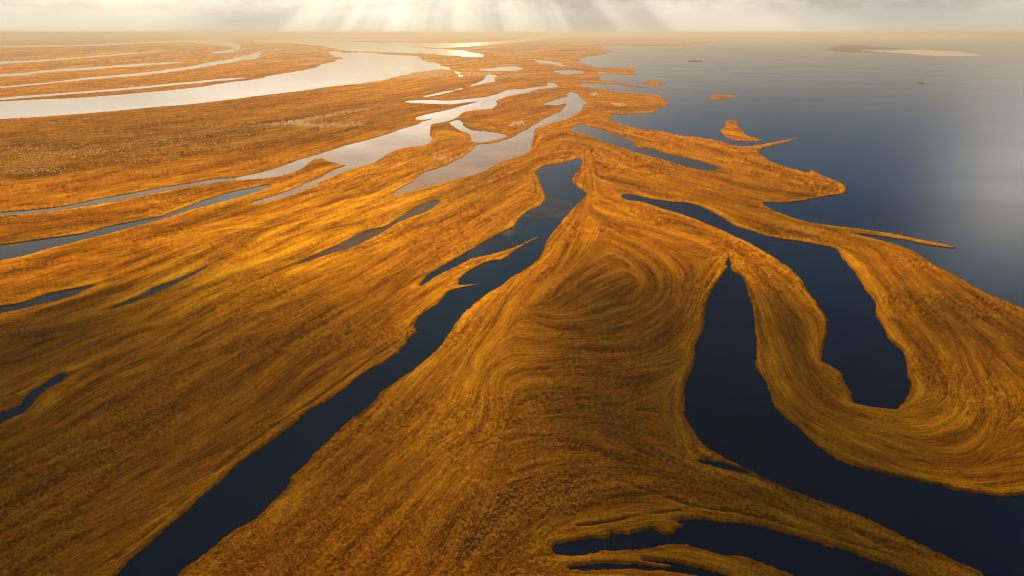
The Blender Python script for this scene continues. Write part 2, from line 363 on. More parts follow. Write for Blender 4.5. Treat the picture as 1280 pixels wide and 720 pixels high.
BROWN = np.clip(zone(80,185,420,36,-5,1.6) + 1.2 * zone(40,430,170,30,-20) + 0.4 * zone(750,365,60,28) + 0.6 * zone(740,520,90,50)
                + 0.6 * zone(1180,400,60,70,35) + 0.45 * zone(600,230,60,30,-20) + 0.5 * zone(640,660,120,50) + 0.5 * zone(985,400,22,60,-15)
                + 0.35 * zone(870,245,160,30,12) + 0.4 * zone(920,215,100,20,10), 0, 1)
GOLD_LIT = np.clip(zone(500,100,90,14,-8) + 0.8 * zone(200,75,420,28,-4,1.5) + 0.5 * zone(620,75,120,25) + 0.8 * zone(330,330,200,60,-24) + 1.0 * zone(580,500,48,120,20) + 1.3 * zone(1160,522,130,30,-12) + 0.7 * zone(960,460,22,70,-15) + 0.5 * zone(460,250,120,40,-25)  # zones put sunlight on ridge and plain into colour; bank fringe is yellow grass
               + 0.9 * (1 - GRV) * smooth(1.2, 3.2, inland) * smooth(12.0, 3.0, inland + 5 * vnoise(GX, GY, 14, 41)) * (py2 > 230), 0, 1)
COMB = zone(290,330,380,130,-24)
SWIRL = zone(750,375,125,75)
PALE = np.clip(poly_mask([(340,155),(365,150),(395,156),(455,154),(450,158),(400,160),(370,158)], 2) * 0.9
               + poly_mask([(735,116),(745,116),(753,119.5),(742,120)], 1) + poly_mask([(764,129.5),(775,129),(783,132),(772,133.5)], 1)
               + poly_mask([(636,156),(650,151),(661,152),(657,156),(642,159)], 1) + poly_mask([(747,90),(757,90.5),(758,92.5),(748,92.5)], 1)
               + poly_mask([(788,44.6),(830,46),(870,48),(908,50.6),(880,51.6),(850,49.8),(815,46.8)], 1)
               + poly_mask([(320,158),(360,152),(420,141),(470,134),(510,128),(470,136.5),(420,144.5),(360,156)], 1) * 0.55
               + poly_mask([(626,80),(650,80),(652,82.5),(630,82.5)], 1) * 0.6 + poly_mask([(490,168),(510,160),(520,158),(505,166)], 1) * 0.5
               + poly_mask([(540,197),(552,195),(566,199),(556,202)], 1) * 0.9, 0, 1)
fline = vnoise(GX, GY, 330, 51) + 0.45 * vnoise(GX, GY, 110, 52)
PALE = np.clip(PALE + smooth(0.20, 0.30, fline) * smooth(118, 100, py2) * smooth(720, 560, px2) * 0.8, 0, 1)
PALE *= smooth(-0.75, 0.5, GRAIN + 0.6 * MIDS)
PALE[:, :] = np.maximum(PALE, (IID == IKEYS.index('streak_islet')) * 0.7)
WETM = np.clip(np.exp(-np.clip(inland, 0, 99) / np.maximum(0.3, 0.2 * CELL)) + 0.40 * GRV, 0, 1)


def add_attr(me, name, vals):
    a = me.attributes.new(name, 'FLOAT', 'POINT')
    a.data.foreach_set('value', np.ascontiguousarray(vals, dtype=F32))


FARK = 0.45 + 0.55 * smooth(85, 210, py2)
MIDS = MIDS * FARK; BROAD = BROAD * FARK; GRAIN = GRAIN * FARK
ATTR = {'fine': FINE, 'mids': MIDS * (1 + 0.9 * SWIRL + 0.6 * COMB), 'broad': BROAD * (1 + 0.9 * COMB), 'grain': GRAIN, 'brown': BROWN, 'gold_lit': GOLD_LIT, 'pale': PALE, 'wet': WETM, 'tus': TUS * (1 - 0.75 * np.clip(COMB + SWIRL, 0, 1))}


def grid_mesh(name, fmask, z, mat, attrs, loc=None):
    """mesh from the chosen cells of the terrain grid"""
    r, c = np.nonzero(fmask)
    a = r * NC + c
    quads = np.stack([a + NC, a + NC + 1, a + 1, a], 1)      # rows run towards the viewer
    used, inv = np.unique(quads.ravel(), return_inverse=True)
    co = np.stack([GX.ravel()[used], GY.ravel()[used], z.ravel()[used] if isinstance(z, np.ndarray) else np.full(len(used), z, F32)], 1).astype(F32)
    if loc is not None: co -= np.array(loc, F32)
    me = bpy.data.meshes.new(name)
    me.vertices.add(len(co)); me.vertices.foreach_set('co', co.ravel())
    n = len(quads)
    me.loops.add(n * 4); me.loops.foreach_set('vertex_index', inv.astype(np.int32).ravel())
    me.polygons.add(n); me.polygons.foreach_set('loop_start', np.arange(0, n * 4, 4, dtype=np.int32))
    me.polygons.foreach_set('loop_total', np.full(n, 4, np.int32))
    me.polygons.foreach_set('use_smooth', np.ones(n, bool))
    for k, v in attrs.items(): add_attr(me, k, v.ravel()[used])
    me.update(calc_edges=True)
    me.materials.append(mat)
    o = bpy.data.objects.new(name, me); COL.objects.link(o)
    if loc is not None: o.location = loc
    return o


# ------------------------------------------------------------------ materials
def mat_new(name):
    m = bpy.data.materials.new(name); m.use_nodes = True
    nt = m.node_tree; nt.nodes.clear()
    return m, nt, nt.nodes, nt.links


class N:
    """small node-building helper"""
    def __init__(s, nt): s.nt = nt
    def new(s, t, **kw):
        n = s.nt.nodes.new(t)
        for k, v in kw.items(): setattr(n, k, v)
        return n
    def put(s, sock, v):
        if isinstance(v, bpy.types.NodeSocket): s.nt.links.new(v, sock)
        elif isinstance(v, (tuple, list)) and len(v) == 3 and sock.type == 'RGBA': sock.default_value = (*v, 1)
        else: sock.default_value = v
    def math(s, op, a, b=0.0, c=None, clamp=False):
        n = s.new('ShaderNodeMath', operation=op, use_clamp=clamp)
        s.put(n.inputs[0], a); s.put(n.inputs[1], b)
        if c is not None: s.put(n.inputs[2], c)
        return n.outputs[0]
    def vmath(s, op, a, b=(0, 0, 0)):
        n = s.new('ShaderNodeVectorMath', operation=op); s.put(n.inputs[0], a); s.put(n.inputs[1], b)
        return n.outputs['Value'] if op in ('DOT_PRODUCT', 'LENGTH') else n.outputs['Vector']
    def mix(s, f, a, b, blend='MIX'):
        n = s.new('ShaderNodeMix', data_type='RGBA', blend_type=blend)
        s.put(n.inputs[0], f); s.put(n.inputs[6], a); s.put(n.inputs[7], b)
        return n.outputs[2]
    def rng(s, v, a, b, c=0.0, d=1.0, interp='SMOOTHSTEP'):
        n = s.new('ShaderNodeMapRange', interpolation_type=interp)
        for i, q in enumerate((v, a, b, c, d)): s.put(n.inputs[i], q)
        return n.outputs[0]
    def attr(s, name): return s.new('ShaderNodeAttribute', attribute_name=name).outputs['Fac']
    def noise(s, vec, scale, detail=2.0, rough=0.5, dim='3D', w=None):
        n = s.new('ShaderNodeTexNoise', noise_dimensions=dim)
        if vec is not None: s.put(n.inputs['Vector'], vec)
        if w is not None: s.put(n.inputs['W'], w)
        n.inputs['Scale'].default_value = scale; n.inputs['Detail'].default_value = detail; n.inputs['Roughness'].default_value = rough
        return n.outputs[0]


def marsh_material(blades=False):
    m, nt, ns, lk = mat_new('standing_grass' if blades else 'marsh_grass'); g = N(nt)
    pos = g.new('ShaderNodeNewGeometry').outputs['Position']
    fine, mids, broad, grain = g.attr('fine'), g.attr('mids'), g.attr('broad'), g.attr('grain')
    brown, gold_lit, pale, wet, tus = g.attr('brown'), g.attr('gold_lit'), g.attr('pale'), g.attr('wet'), g.attr('tus')
    n1 = g.noise(pos, 1.6, 3, 0.6); n2 = g.noise(pos, 0.035, 4, 0.55); n3 = g.noise(pos, 0.006, 3, 0.5)
    t = g.math('ADD', g.math('MULTIPLY', mids, 0.105), g.math('MULTIPLY', fine, 0.16))
    t = g.math('ADD', t, g.math('MULTIPLY', broad, 0.065))
    t = g.math('ADD', t, g.math('MULTIPLY', grain, g.rng(tus, 0, 1, 0.08, 0.20)))
    t = g.math('ADD', t, g.math('MULTIPLY_ADD', n1, 0.9, -0.45))
    t = g.math('ADD', t, 0.5)
    t = g.math('ADD', t, g.math('MULTIPLY_ADD', n2, 0.5, -0.25))
    ramp = g.new('ShaderNodeValToRGB'); e = ramp.color_ramp.elements
    e[0].position = 0.0; e[0].color = (0.185, 0.067, 0.0020, 1)
    e[1].position = 1.0; e[1].color = (0.72, 0.330, 0.012, 1)
    for p, c in ((0.3, (0.350, 0.126, 0.0026)), (0.55, (0.490, 0.182, 0.0034)), (0.78, (0.600, 0.240, 0.0055))):
        q = e.new(p); q.color = (*c, 1)
    g.put(ramp.inputs[0], t)
    col = ramp.outputs[0]
    # olive sedge in broad drifts, russet heath in others
    col = g.mix(g.rng(n3, 0.5, 0.68, 0, 0.35), col, g.mix(1.0, col, (0.80, 1.0, 0.7), 'MULTIPLY'))
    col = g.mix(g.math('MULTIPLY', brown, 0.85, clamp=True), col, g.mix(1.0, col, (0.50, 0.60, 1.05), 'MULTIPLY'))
    col = g.mix(g.math('MULTIPLY', gold_lit, 0.92, clamp=True), col, g.mix(1.0, col, (1.45, 1.68, 1.5), 'MULTIPLY'))
    col = g.mix(g.math('MULTIPLY', pale, 0.9, clamp=True), col, (0.62, 0.47, 0.30))
    col = g.mix(g.math('MULTIPLY', wet, 0.85, clamp=True), col, (0.040, 0.015, 0.0025))
    bs = g.new('ShaderNodeBsdfDiffuse')
    g.put(bs.inputs['Color'], col); bs.inputs['Roughness'].default_value = 0.0
    if blades:
        tr = g.new('ShaderNodeBsdfTranslucent'); g.put(tr.inputs[0], g.mix(1.0, col, (1.15, 1.1, 1.0), 'MULTIPLY'))
        mx = g.new('ShaderNodeMixShader'); mx.inputs[0].default_value = 0.45
        lk.new(bs.outputs[0], mx.inputs[1]); lk.new(tr.outputs[0], mx.inputs[2])
        out = g.new('ShaderNodeOutputMaterial'); lk.new(mx.outputs[0], out.inputs[0]); return m
    bump = g.new('ShaderNodeBump'); bump.inputs['Strength'].default_value = 0.14; bump.inputs['Distance'].default_value = 0.35
    hb = g.math('ADD', g.noise(pos, 1.1, 4, 0.65), g.math('MULTIPLY', g.noise(pos, 0.25, 3, 0.6), 1.5))
    g.put(bump.inputs['Height'], hb); lk.new(bump.outputs[0], bs.inputs['Normal'])
    out = g.new('ShaderNodeOutputMaterial'); lk.new(bs.outputs[0], out.inputs[0])
    return m


def water_material(name, base, rough, bump_s, wave=0.35, silt=None, spec=0.5):
    m, nt, ns, lk = mat_new(name); g = N(nt)
    pos = g.new('ShaderNodeNewGeometry').outputs['Position']
    mp = g.new('ShaderNodeMapping'); mp.inputs['Rotation'].default_value = (0, 0, 0.35); mp.inputs['Scale'].default_value = (0.5, 1.0, 1.0)
    g.put(mp.inputs[0], pos); v = mp.outputs[0]
    calm = g.rng(g.noise(v, 0.006, 4, 0.6), 0.38, 0.66)            # wind streaks
    bs = g.new('ShaderNodeBsdfPrincipled')
    bc = base
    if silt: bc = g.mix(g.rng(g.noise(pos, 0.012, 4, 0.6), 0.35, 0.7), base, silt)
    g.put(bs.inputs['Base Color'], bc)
    g.put(bs.inputs['Roughness'], g.rng(calm, 0, 1, rough * 0.92, rough * 1.08))
    bs.inputs['IOR'].default_value = 1.333; bs.inputs['Specular IOR Level'].default_value = spec
    bump = g.new('ShaderNodeBump'); bump.inputs['Distance'].default_value = 0.25
    g.put(bump.inputs['Strength'], g.math('MULTIPLY', g.rng(calm, 0, 1, 0.85, 1.0), bump_s))
    h = g.math('ADD', g.noise(v, wave, 4, 0.6), g.math('MULTIPLY', g.noise(v, wave * 0.22, 2, 0.5), 2.0))
    g.put(bump.inputs['Height'], h); lk.new(bump.outputs[0], bs.inputs['Normal'])
    out = g.new('ShaderNodeOutputMaterial'); lk.new(bs.outputs[0], out.inputs[0])
    return m


M_MARSH = marsh_material()
mk, nt, ns, lk = mat_new('shaded_islet'); g = N(nt)  # cloud shade and haze on the far islets put into the colour
bs = g.new('ShaderNodeBsdfDiffuse')
g.put(bs.inputs[0], g.mix(g.noise(g.new('ShaderNodeNewGeometry').outputs['Position'], 0.01, 4), (0.035, 0.035, 0.03), (0.09, 0.075, 0.05)))
out = g.new('ShaderNodeOutputMaterial'); lk.new(bs.outputs[0], out.inputs[0]); M_DARK = mk
mk, nt, ns, lk = mat_new('pale_streak'); g = N(nt)  # pale tone of the low flat strip beside the long dark island
bs = g.new('ShaderNodeBsdfDiffuse')
g.put(bs.inputs[0], g.mix(g.noise(g.new('ShaderNodeNewGeometry').outputs['Position'], 0.006, 4), (0.50, 0.47, 0.42), (0.66, 0.62, 0.56)))
out = g.new('ShaderNodeOutputMaterial'); lk.new(bs.outputs[0], out.inputs[0]); M_STREAK = mk
M_DEEP = water_material('deep_channel_water', (0.0, 0.0165, 0.0460), 0.015, 0.006, silt=(0.0002, 0.0230, 0.0540))
M_SEA = water_material('lagoon_water', (0.0, 0.0450, 0.1300), 0.17, 0.018, 0.22, spec=0.36)
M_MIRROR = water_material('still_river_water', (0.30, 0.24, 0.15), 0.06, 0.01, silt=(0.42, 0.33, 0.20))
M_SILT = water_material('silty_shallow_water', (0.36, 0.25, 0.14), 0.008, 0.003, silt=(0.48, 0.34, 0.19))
M_REEDY = water_material('reedy_shallow_water', (0.10, 0.065, 0.035), 0.008, 0.003, silt=(0.16, 0.10, 0.045), spec=0.25)
M_POOL = water_material('marsh_pool_water', (0.030, 0.034, 0.030), 0.12, 0.04)

# ------------------------------------------------------------------ the setting
zv = Z.copy()
def facemax(a): return np.maximum(np.maximum(a[:-1, :-1], a[1:, :-1]), np.maximum(a[:-1, 1:], a[1:, 1:]))
def facemin(a): return np.minimum(np.minimum(a[:-1, :-1], a[1:, :-1]), np.minimum(a[:-1, 1:], a[1:, 1:]))
SPAN = np.maximum(CELL, np.abs(ROWSTEP)[:, None].astype(F32))[:-1, :-1]
land_f = facemax(inland) > -np.maximum(5.0, 2.0 * SPAN)
isl_f = IID[:-1, :-1]
land_id = np.where(isl_f >= 0, isl_f, -1)
marsh = grid_mesh('marsh_ground', land_f & (land_id < 0), zv, M_MARSH, ATTR)
tag(marsh, 'golden orange marsh of combed grass spreading to the horizon between the channels', kind='structure')

ISL_LABEL = {
 'hook_islet': ('islet', 'hook shaped orange islet just off the marsh point at the lagoon edge'),
 'flat_islet': ('islet', 'small flat brown islet out in the blue lagoon beyond the hooked one'),
 'dark_islet': ('islet', 'tiny dark islet in the lagoon just below the far sandy cape'),
 'shore_islet': ('islet', 'little brown islet in the murky shallows beside the marsh shore'),
 'long_islet': ('islet', 'long low dark island near the horizon of the lagoon'),
 'streak_islet': ('streak', 'pale sandbar lying against the long dark island near the horizon'),
 'speck_islet': ('islet', 'speck of an islet alone in the open lagoon'),
}
for k, key in enumerate(IKEYS):
    nm, lab = ISL_LABEL[key]
    f = land_f & (land_id == k)
    if not f.any(): continue
    cx, cy = ground(*np.array(ISLETS[key]).mean(0))
    o = grid_mesh(nm, f, zv, M_DARK if key in ('dark_islet', 'long_islet', 'speck_islet') else (M_STREAK if key == 'streak_islet' else M_MARSH), ATTR, (cx, cy, 0))
    tag(o, lab, 'streak' if nm == 'streak' else 'islet')

WATER_INFO = {
 'main': ('river_channel', M_DEEP, 'long dark channel running from the marsh centre down to the lower left corner'),
 'bright': ('river_channel', M_SILT, 'pale braided channel with sky glare curving through the orange grass'),
 'creek_a': ('creek', M_POOL, 'blue grey creek widening towards the left edge of the marsh'),
 'creek_b': ('creek', M_REEDY, 'thin straight creek above the wider blue grey one'),
 'mid': ('river_channel', M_SILT, 'silvery pale channel with a forked top and a wide muddy tail'),
 'shoal': ('pool', M_SILT, 'pale silty shallow beside the silvery forked channel'),
 'pond_long': ('pond', M_POOL, 'slate blue tapering pond between the marsh centre and the lagoon'),
 'hook': ('channel', M_DEEP, 'dark navy channel that widens to a blunt end inside the grassy bend'),
 'broad': ('channel', M_DEEP, 'broad dark channel starting at a pointed tip and sweeping to the right edge'),
 'front': ('channel', M_DEEP, 'nearly black channel with a ragged rounded end at the bottom edge'),
 'slit': ('creek', M_DEEP, 'narrow black slits of water below the ragged black channel'),
 'pool_a': ('pool', M_POOL, 'thin dark pool at the left edge below the blue grey creek'),
 'pool_b': ('pool', M_POOL, 'slit of dark water alone among the brightest orange streaks'),
 'pool_c': ('pool', M_REEDY, 'grey tapering pool in the grass between the silvery and the dark channel'),
 'pool_d': ('pool', M_DEEP, 'dark crooked pool at the left edge in the shaded grass'),
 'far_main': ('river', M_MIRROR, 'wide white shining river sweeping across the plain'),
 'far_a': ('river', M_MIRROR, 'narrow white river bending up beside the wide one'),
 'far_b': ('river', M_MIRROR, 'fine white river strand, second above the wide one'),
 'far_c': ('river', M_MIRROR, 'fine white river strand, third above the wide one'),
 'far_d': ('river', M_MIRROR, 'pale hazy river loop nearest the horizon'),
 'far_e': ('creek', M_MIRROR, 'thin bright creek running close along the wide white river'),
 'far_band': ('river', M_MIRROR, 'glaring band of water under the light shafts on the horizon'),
 'pool_e': ('creek', M_SILT, 'small pale pool with a thin tail of water above the braided channel'),
 'pool_f': ('pond', M_POOL, 'small oval blue pond near the far lagoon shore'),
 'pool_g': ('creek', M_SILT, 'short pale slanting creek above the oval blue pond'),
 'pool_h': ('pool', M_SILT, 'bright sliver of water left of the oval blue pond'),
 'pool_i': ('pool', M_SILT, 'tiny pale pool at the head of the braided channel'),
 'lagoon': ('lagoon_water', M_SEA, 'blue grey lagoon filling the right side out to the horizon'),
}
wat_f = facemax(SD) > -np.maximum(3.0, 1.2 * SPAN)
wid_f = WID[:-1, :-1]
for k, key in enumerate(KEYS):
    f = wat_f & (wid_f == k)
    if not f.any(): continue
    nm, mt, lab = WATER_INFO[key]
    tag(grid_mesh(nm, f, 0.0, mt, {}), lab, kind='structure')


def flat_sheet(name, x0, x1, y0, y1, z, mat):
    me = bpy.data.meshes.new(name)
    me.from_pydata([(x0, y0, z), (x1, y0, z), (x1, y1, z), (x0, y1, z)], [], [(0, 1, 2, 3)])
    me.materials.append(mat); o = bpy.data.objects.new(name, me); COL.objects.link(o); return o


mb, nt, ns, lk = mat_new('mud_bed'); g = N(nt)
bs = g.new('ShaderNodeBsdfPrincipled'); bs.inputs['Roughness'].default_value = 0.9
p = g.new('ShaderNodeNewGeometry').outputs['Position']
g.put(bs.inputs['Base Color'], g.mix(g.noise(p, 0.01, 4), (0.12, 0.06, 0.02), (0.25, 0.12, 0.03)))
out = g.new('ShaderNodeOutputMaterial'); lk.new(bs.outputs[0], out.inputs[0])
bed = flat_sheet('mud_ground', -66000, 66000, -66000, 66000, -2.2, mb)
tag(bed, 'flat mud bed under the marsh and the water', kind='structure')

# ------------------------------------------------------------------ tussocks
def tuft_mesh(name, seed, blades, width, height, mat):
    rd = random.Random(seed); vs = []; fs = []
    for b in range(blades):
        a = rd.uniform(0, 2 * math.pi); r0 = width * 0.32 * math.sqrt(rd.random())
        lean = rd.uniform(0.15, 0.9); h = height * rd.uniform(0.6, 1.1) * (1 - 0.35 * lean)
        w = width * rd.uniform(0.05, 0.10)
        bx, by = r0 * math.cos(a), r0 * math.sin(a)
        dx, dy = math.cos(a + rd.uniform(-.5, .5)), math.sin(a + rd.uniform(-.5, .5))
        i = len(vs)
        m1 = (bx + dx * lean * width * 0.22, by + dy * lean * width * 0.22, h * 0.65)
        tp = (bx + dx * lean * width * 0.52, by + dy * lean * width * 0.52, h * (1 - 0.25 * lean))
        sx, sy = -dy * w, dx * w
        vs += [(bx - sx, by - sy, -0.15), (bx + sx, by + sy, -0.15), (m1[0] + sx * 1.1, m1[1] + sy * 1.1, m1[2]), (m1[0] - sx * 1.1, m1[1] - sy * 1.1, m1[2]), tp]
        fs += [(i, i + 1, i + 2, i + 3), (i + 3, i + 2, i + 4)]
    me = bpy.data.meshes.new(name); me.from_pydata(vs, [], fs); me.materials.append(mat); return me


def tuft_mat(name, a, b):
    m, nt, ns, lk = mat_new(name); g = N(nt)
    oi = g.new('ShaderNodeObjectInfo').outputs['Random']
    pos = g.new('ShaderNodeNewGeometry').outputs['Position']
    f = g.math('ADD', g.math('MULTIPLY', oi, 0.5), g.math('MULTIPLY', g.noise(pos, 0.9, 2), 0.5))
    bs = g.new('ShaderNodeBsdfPrincipled'); bs.inputs['Roughness'].default_value = 0.8; bs.inputs['Specular IOR Level'].default_value = 0.2
    g.put(bs.inputs['Base Color'], g.mix(f, a, b))
    tr = g.new('ShaderNodeBsdfTranslucent'); g.put(tr.inputs['Color'], g.mix(f, a, b))
    mx = g.new('ShaderNodeMixShader'); mx.inputs[0].default_value = 0.6
    lk.new(bs.outputs[0], mx.inputs[1]); lk.new(tr.outputs[0], mx.inputs[2])
    out = g.new('ShaderNodeOutputMaterial'); lk.new(mx.outputs[0], out.inputs[0]); return m


def zat(x, y):
    """marsh height at a point"""
    b = None
    # invert the survey: row from y, column from x
    dz = -CAM_H; L = y
    # y = dy*t, -dz*t = H  -> dy/(-dz) = y/H
    k = y / CAM_H
    bb = (k * SP - CP) / (SP + k * CP)
    py = 360 - bb * FPX
    t = CAM_H / (SP - bb * CP); px = 640 + x / t * FPX
    r = int(np.clip(np.searchsorted(PY, py), 0, NR - 1)); c = int(np.clip(np.searchsorted(PX, px), 0, NC - 1))
    return float(Z[r, c]), float(inland[r, c])


M_TUFT = tuft_mat('bleached_grass', (0.48, 0.24, 0.030), (0.70, 0.42, 0.09))
M_SCRUB = tuft_mat('pale_scrub', (0.36, 0.20, 0.07), (0.54, 0.36, 0.17))
tufts = [tuft_mesh('tussock', s, 22, 1.0, 0.45, M_TUFT) for s in range(5)]
rd = random.Random(3)
spine = curve([(566,682),(600,660),(630,640),(655,612),(672,606),(700,612),(722,610),(742,618)], False)
first = None; placed = []
while len(placed) < 280:
    u = rd.random(); q = spine[int(u * (len(spine) - 1))]
    px, py = q[0] + rd.gauss(0, 16), q[1] + rd.gauss(6, 11)
    x, y = ground(px, py)
    if any((x - a) ** 2 + (y - b) ** 2 < 0.8 for a, b in placed): continue
    placed.append((x, y))
for i, (x, y) in enumerate(placed):
    o = bpy.data.objects.new('tussock', tufts[i % 5]) if i < 5 else src[i % 5].copy()
    if i == 0: src = []
    if i < 5: src.append(o)
    COL.objects.link(o)
    s = rd.uniform(0.6, 1.35)
    o.location = (x, y, zat(x, y)[0]); o.rotation_euler = (0, 0, rd.uniform(0, 6.28)); o.scale = (s, s, s * rd.uniform(0.8, 1.2))
    tag(o, 'bleached grass tussock in the pale patch left of the ragged black channel', 'tussock', group='bleached tussocks clustered on the shaded marsh')

# far scrub: pale specks across the brown plain, uncountable from here
verts = []; faces = []
base_t = tuft_mesh('scrub_seed', 99, 12, 1.0, 0.8, M_SCRUB)
bv = np.array([v.co[:] for v in base_t.vertices]); bf = [tuple(pp.vertices) for pp in base_t.polygons]
bpy.data.meshes.remove(base_t)
LINES = [([(-120,210),(0,206),(40,200),(80,194),(120,189),(160,183),(210,175),(260,168),(320,158),(370,155)], 3.2, 900),
         ([(-120,222),(0,217),(40,214),(78,213)], 2.4, 260), ([(-60,200),(60,190),(200,185),(330,172)], 9.0, 800),
         ([(150,205),(220,193),(300,182)], 5.0, 200), ([(330,160),(380,156),(450,156)], 2.0, 260)]
for pts, sg, cnt in LINES:
    c = curve(pts, False, 10)
    for _ in range(cnt):
        u = rd.random() * (len(c) - 1.001); k = int(u); q = c[k] + (c[k + 1] - c[k]) * (u - k)
        x, y = ground(q[0] + rd.gauss(0, 6), q[1] + rd.gauss(0, sg))
        zz, inl = zat(x, y)
        if inl < 4: continue
        s = rd.uniform(1.0, 3.0); a = rd.uniform(0, 6.28); ca, sa = math.cos(a), math.sin(a)
        i = len(verts)
        for v in bv: verts.append((x + s * (v[0] * ca - v[1] * sa), y + s * (v[0] * sa + v[1] * ca), zz + s * 0.7 * v[2]))
        faces += [tuple(i + j for j in f) for f in bf]
me = bpy.data.meshes.new('scrub'); me.from_pydata(verts, [], faces); me.materials.append(M_SCRUB)
o = bpy.data.objects.new('scrub', me); COL.objects.link(o)
tag(o, 'pale scrub speckling the brown plain in drifts below the wide white river', kind='stuff')

# standing grass: loose clumps combed along the streaks, thinning out with distance
def grass():
    n0 = 420000
    rg = np.random.default_rng(5)
    qx = rg.uniform(-200, 1480, n0); qy = HOR + 150 + (660 * rg.random(n0) ** 0.8)
    r = np.clip(np.searchsorted(PY, qy), 1, NR - 2); c = np.clip(np.searchsorted(PX, qx), 1, NC - 2)
    want = 0.20 + 0.22 * smooth(-0.8, 1.6, (FINE + 0.8 * MIDS)[r, c]) + 0.30 * TUS[r, c]
    keep = (inland[r, c] > 0.5) & (GRV[r, c] < 0.15) & (rg.random(n0) < want)
    qx, qy, r, c = qx[keep], qy[keep], r[keep], c[keep]
    X, Y = ground(qx, qy); Zb = Z[r, c]; n = len(X); cell = CELL[r, c]
    K = 4
    s = (cell * rg.uniform(0.8, 1.6, n)).clip(0.3, 1.3)
    tus = TUS[r, c]
    a0 = rg.uniform(0, 6.283, n)
    co = np.zeros((n, K, 3, 3), F32)
    for k in range(K):
        a = a0 + k * 6.283 / K + rg.uniform(-0.5, 0.5, n)
        h = s * rg.uniform(0.30, 0.6, n) * (0.75 + 0.5 * tus); w = s * rg.uniform(0.22, 0.42, n); ln = s * rg.uniform(0.25, 0.7, n)
        ox, oy = np.cos(a), np.sin(a); bx, by = X + ox * s * 0.12, Y + oy * s * 0.12
        co[:, k, 0] = np.stack([bx - oy * w, by + ox * w, Zb - 0.06], 1)
        co[:, k, 1] = np.stack([bx + oy * w, by - ox * w, Zb - 0.06], 1)
        co[:, k, 2] = np.stack([bx + ox * ln, by + oy * ln, Zb + h], 1)
    co = co.reshape(-1, 3); nv = len(co); nf = nv // 3
    me = bpy.data.meshes.new('grass'); me.vertices.add(nv); me.vertices.foreach_set('co', co.ravel())
    me.loops.add(nv); me.loops.foreach_set('vertex_index', np.arange(nv, dtype=np.int32))
    me.polygons.add(nf); me.polygons.foreach_set('loop_start', np.arange(0, nv, 3, dtype=np.int32)); me.polygons.foreach_set('loop_total', np.full(nf, 3, np.int32))
    jit = rg.normal(0, 0.8, n).astype(F32)
    for kk, v in ATTR.items():
        q = v[r, c]
        if kk == 'grain': q = q * 0.4 + jit
        if kk == 'wet': q = q * 0
        add_attr(me, kk, np.repeat(q, K * 3))
    me.update(calc_edges=True); me.materials.append(marsh_material(True))
    o = bpy.data.objects.new('grass', me); COL.objects.link(o)
    tag(o, 'golden standing grass combed into streaks over the near marsh', kind='stuff'); print('grass clumps', n)


grass()
print('plants done')

# ------------------------------------------------------------------ unseen clouds added to shade patches of the marsh
SDIR = np.array([math.sin(SUN_AZ) * math.cos(SUN_EL), math.cos(SUN_AZ) * math.cos(SUN_EL), math.sin(SUN_EL)])


def shade_cloud_material(name, dens):
    m, nt, ns, lk = mat_new(name); g = N(nt)
    oc = g.new('ShaderNodeTexCoord').outputs['Object']
    nz = g.noise(oc, 0.0022, 4, 0.55)
    sep = g.new('ShaderNodeSeparateXYZ'); g.put(sep.inputs[0], g.new('ShaderNodeTexCoord').outputs['Generated'])
    dx = g.math('MULTIPLY_ADD', sep.outputs[0], 2, -1); dy = g.math('MULTIPLY_ADD', sep.outputs[1], 2, -1)
    r = g.math('SQRT', g.math('ADD', g.math('MULTIPLY', dx, dx), g.math('MULTIPLY', dy, dy)))
    r = g.math('ADD', r, g.math('MULTIPLY_ADD', nz, 0.7, -0.35))
    a = g.math('MULTIPLY', g.rng(r, 0.95, 0.35), dens)
    tr = g.new('ShaderNodeBsdfTransparent'); df = g.new('ShaderNodeBsdfDiffuse'); df.inputs[0].default_value = (0.4, 0.42, 0.45, 1)
    tl = g.new('ShaderNodeBsdfTranslucent'); tl.inputs[0].default_value = (0.3, 0.31, 0.33, 1)
    md = g.new('ShaderNodeMixShader'); lk.new(df.outputs[0], md.inputs[1]); lk.new(tl.outputs[0], md.inputs[2])
    mx = g.new('ShaderNodeMixShader'); g.put(mx.inputs[0], a)
    lk.new(tr.outputs[0], mx.inputs[1]); lk.new(md.outputs[0], mx.inputs[2])
    out = g.new('ShaderNodeOutputMaterial'); lk.new(mx.outputs[0], out.inputs[0]); return m


CLOUD_Z = 700.0


def shade_cloud_at(gx, gy, rx, ry, dens, label, rot=0.0):
    """an added unseen flat cloud whose shadow falls on the given surveyed spot"""
    t = CLOUD_Z / SDIR[2]
    cx, cy = gx + SDIR[0] * t, gy + SDIR[1] * t
    vs = []; fs = []; nu, nv = 40, 12
    rr = random.Random(int(gx * 7 + gy))
    for j in range(nv + 1):
        ph = -math.pi / 2 + math.pi * j / nv
        for i in range(nu):
            th = 2 * math.pi * i / nu
            x = rx * math.cos(ph) * math.cos(th); y = ry * math.cos(ph) * math.sin(th)
            z = (60 if ph > 0 else 12) * math.sin(ph) * (1 + 0.3 * math.sin(5 * th + 3 * ph) + 0.15 * rr.random())
            vs.append((x, y, z))
    for j in range(nv):
        for i in range(nu):
            a = j * nu + i; b = j * nu + (i + 1) % nu
            fs.append((a, b, b + nu, a + nu))
    me = bpy.data.meshes.new('cloud'); me.from_pydata(vs, [], fs)
    for pl in me.polygons: pl.use_smooth = True
    me.materials.append(shade_cloud_material('shade_cloud', dens))
    o = bpy.data.objects.new('cloud', me); COL.objects.link(o)
    o.location = (cx, cy, CLOUD_Z); o.rotation_euler = (0, 0, math.radians(rot))
    tag(o, label, kind='structure'); return o


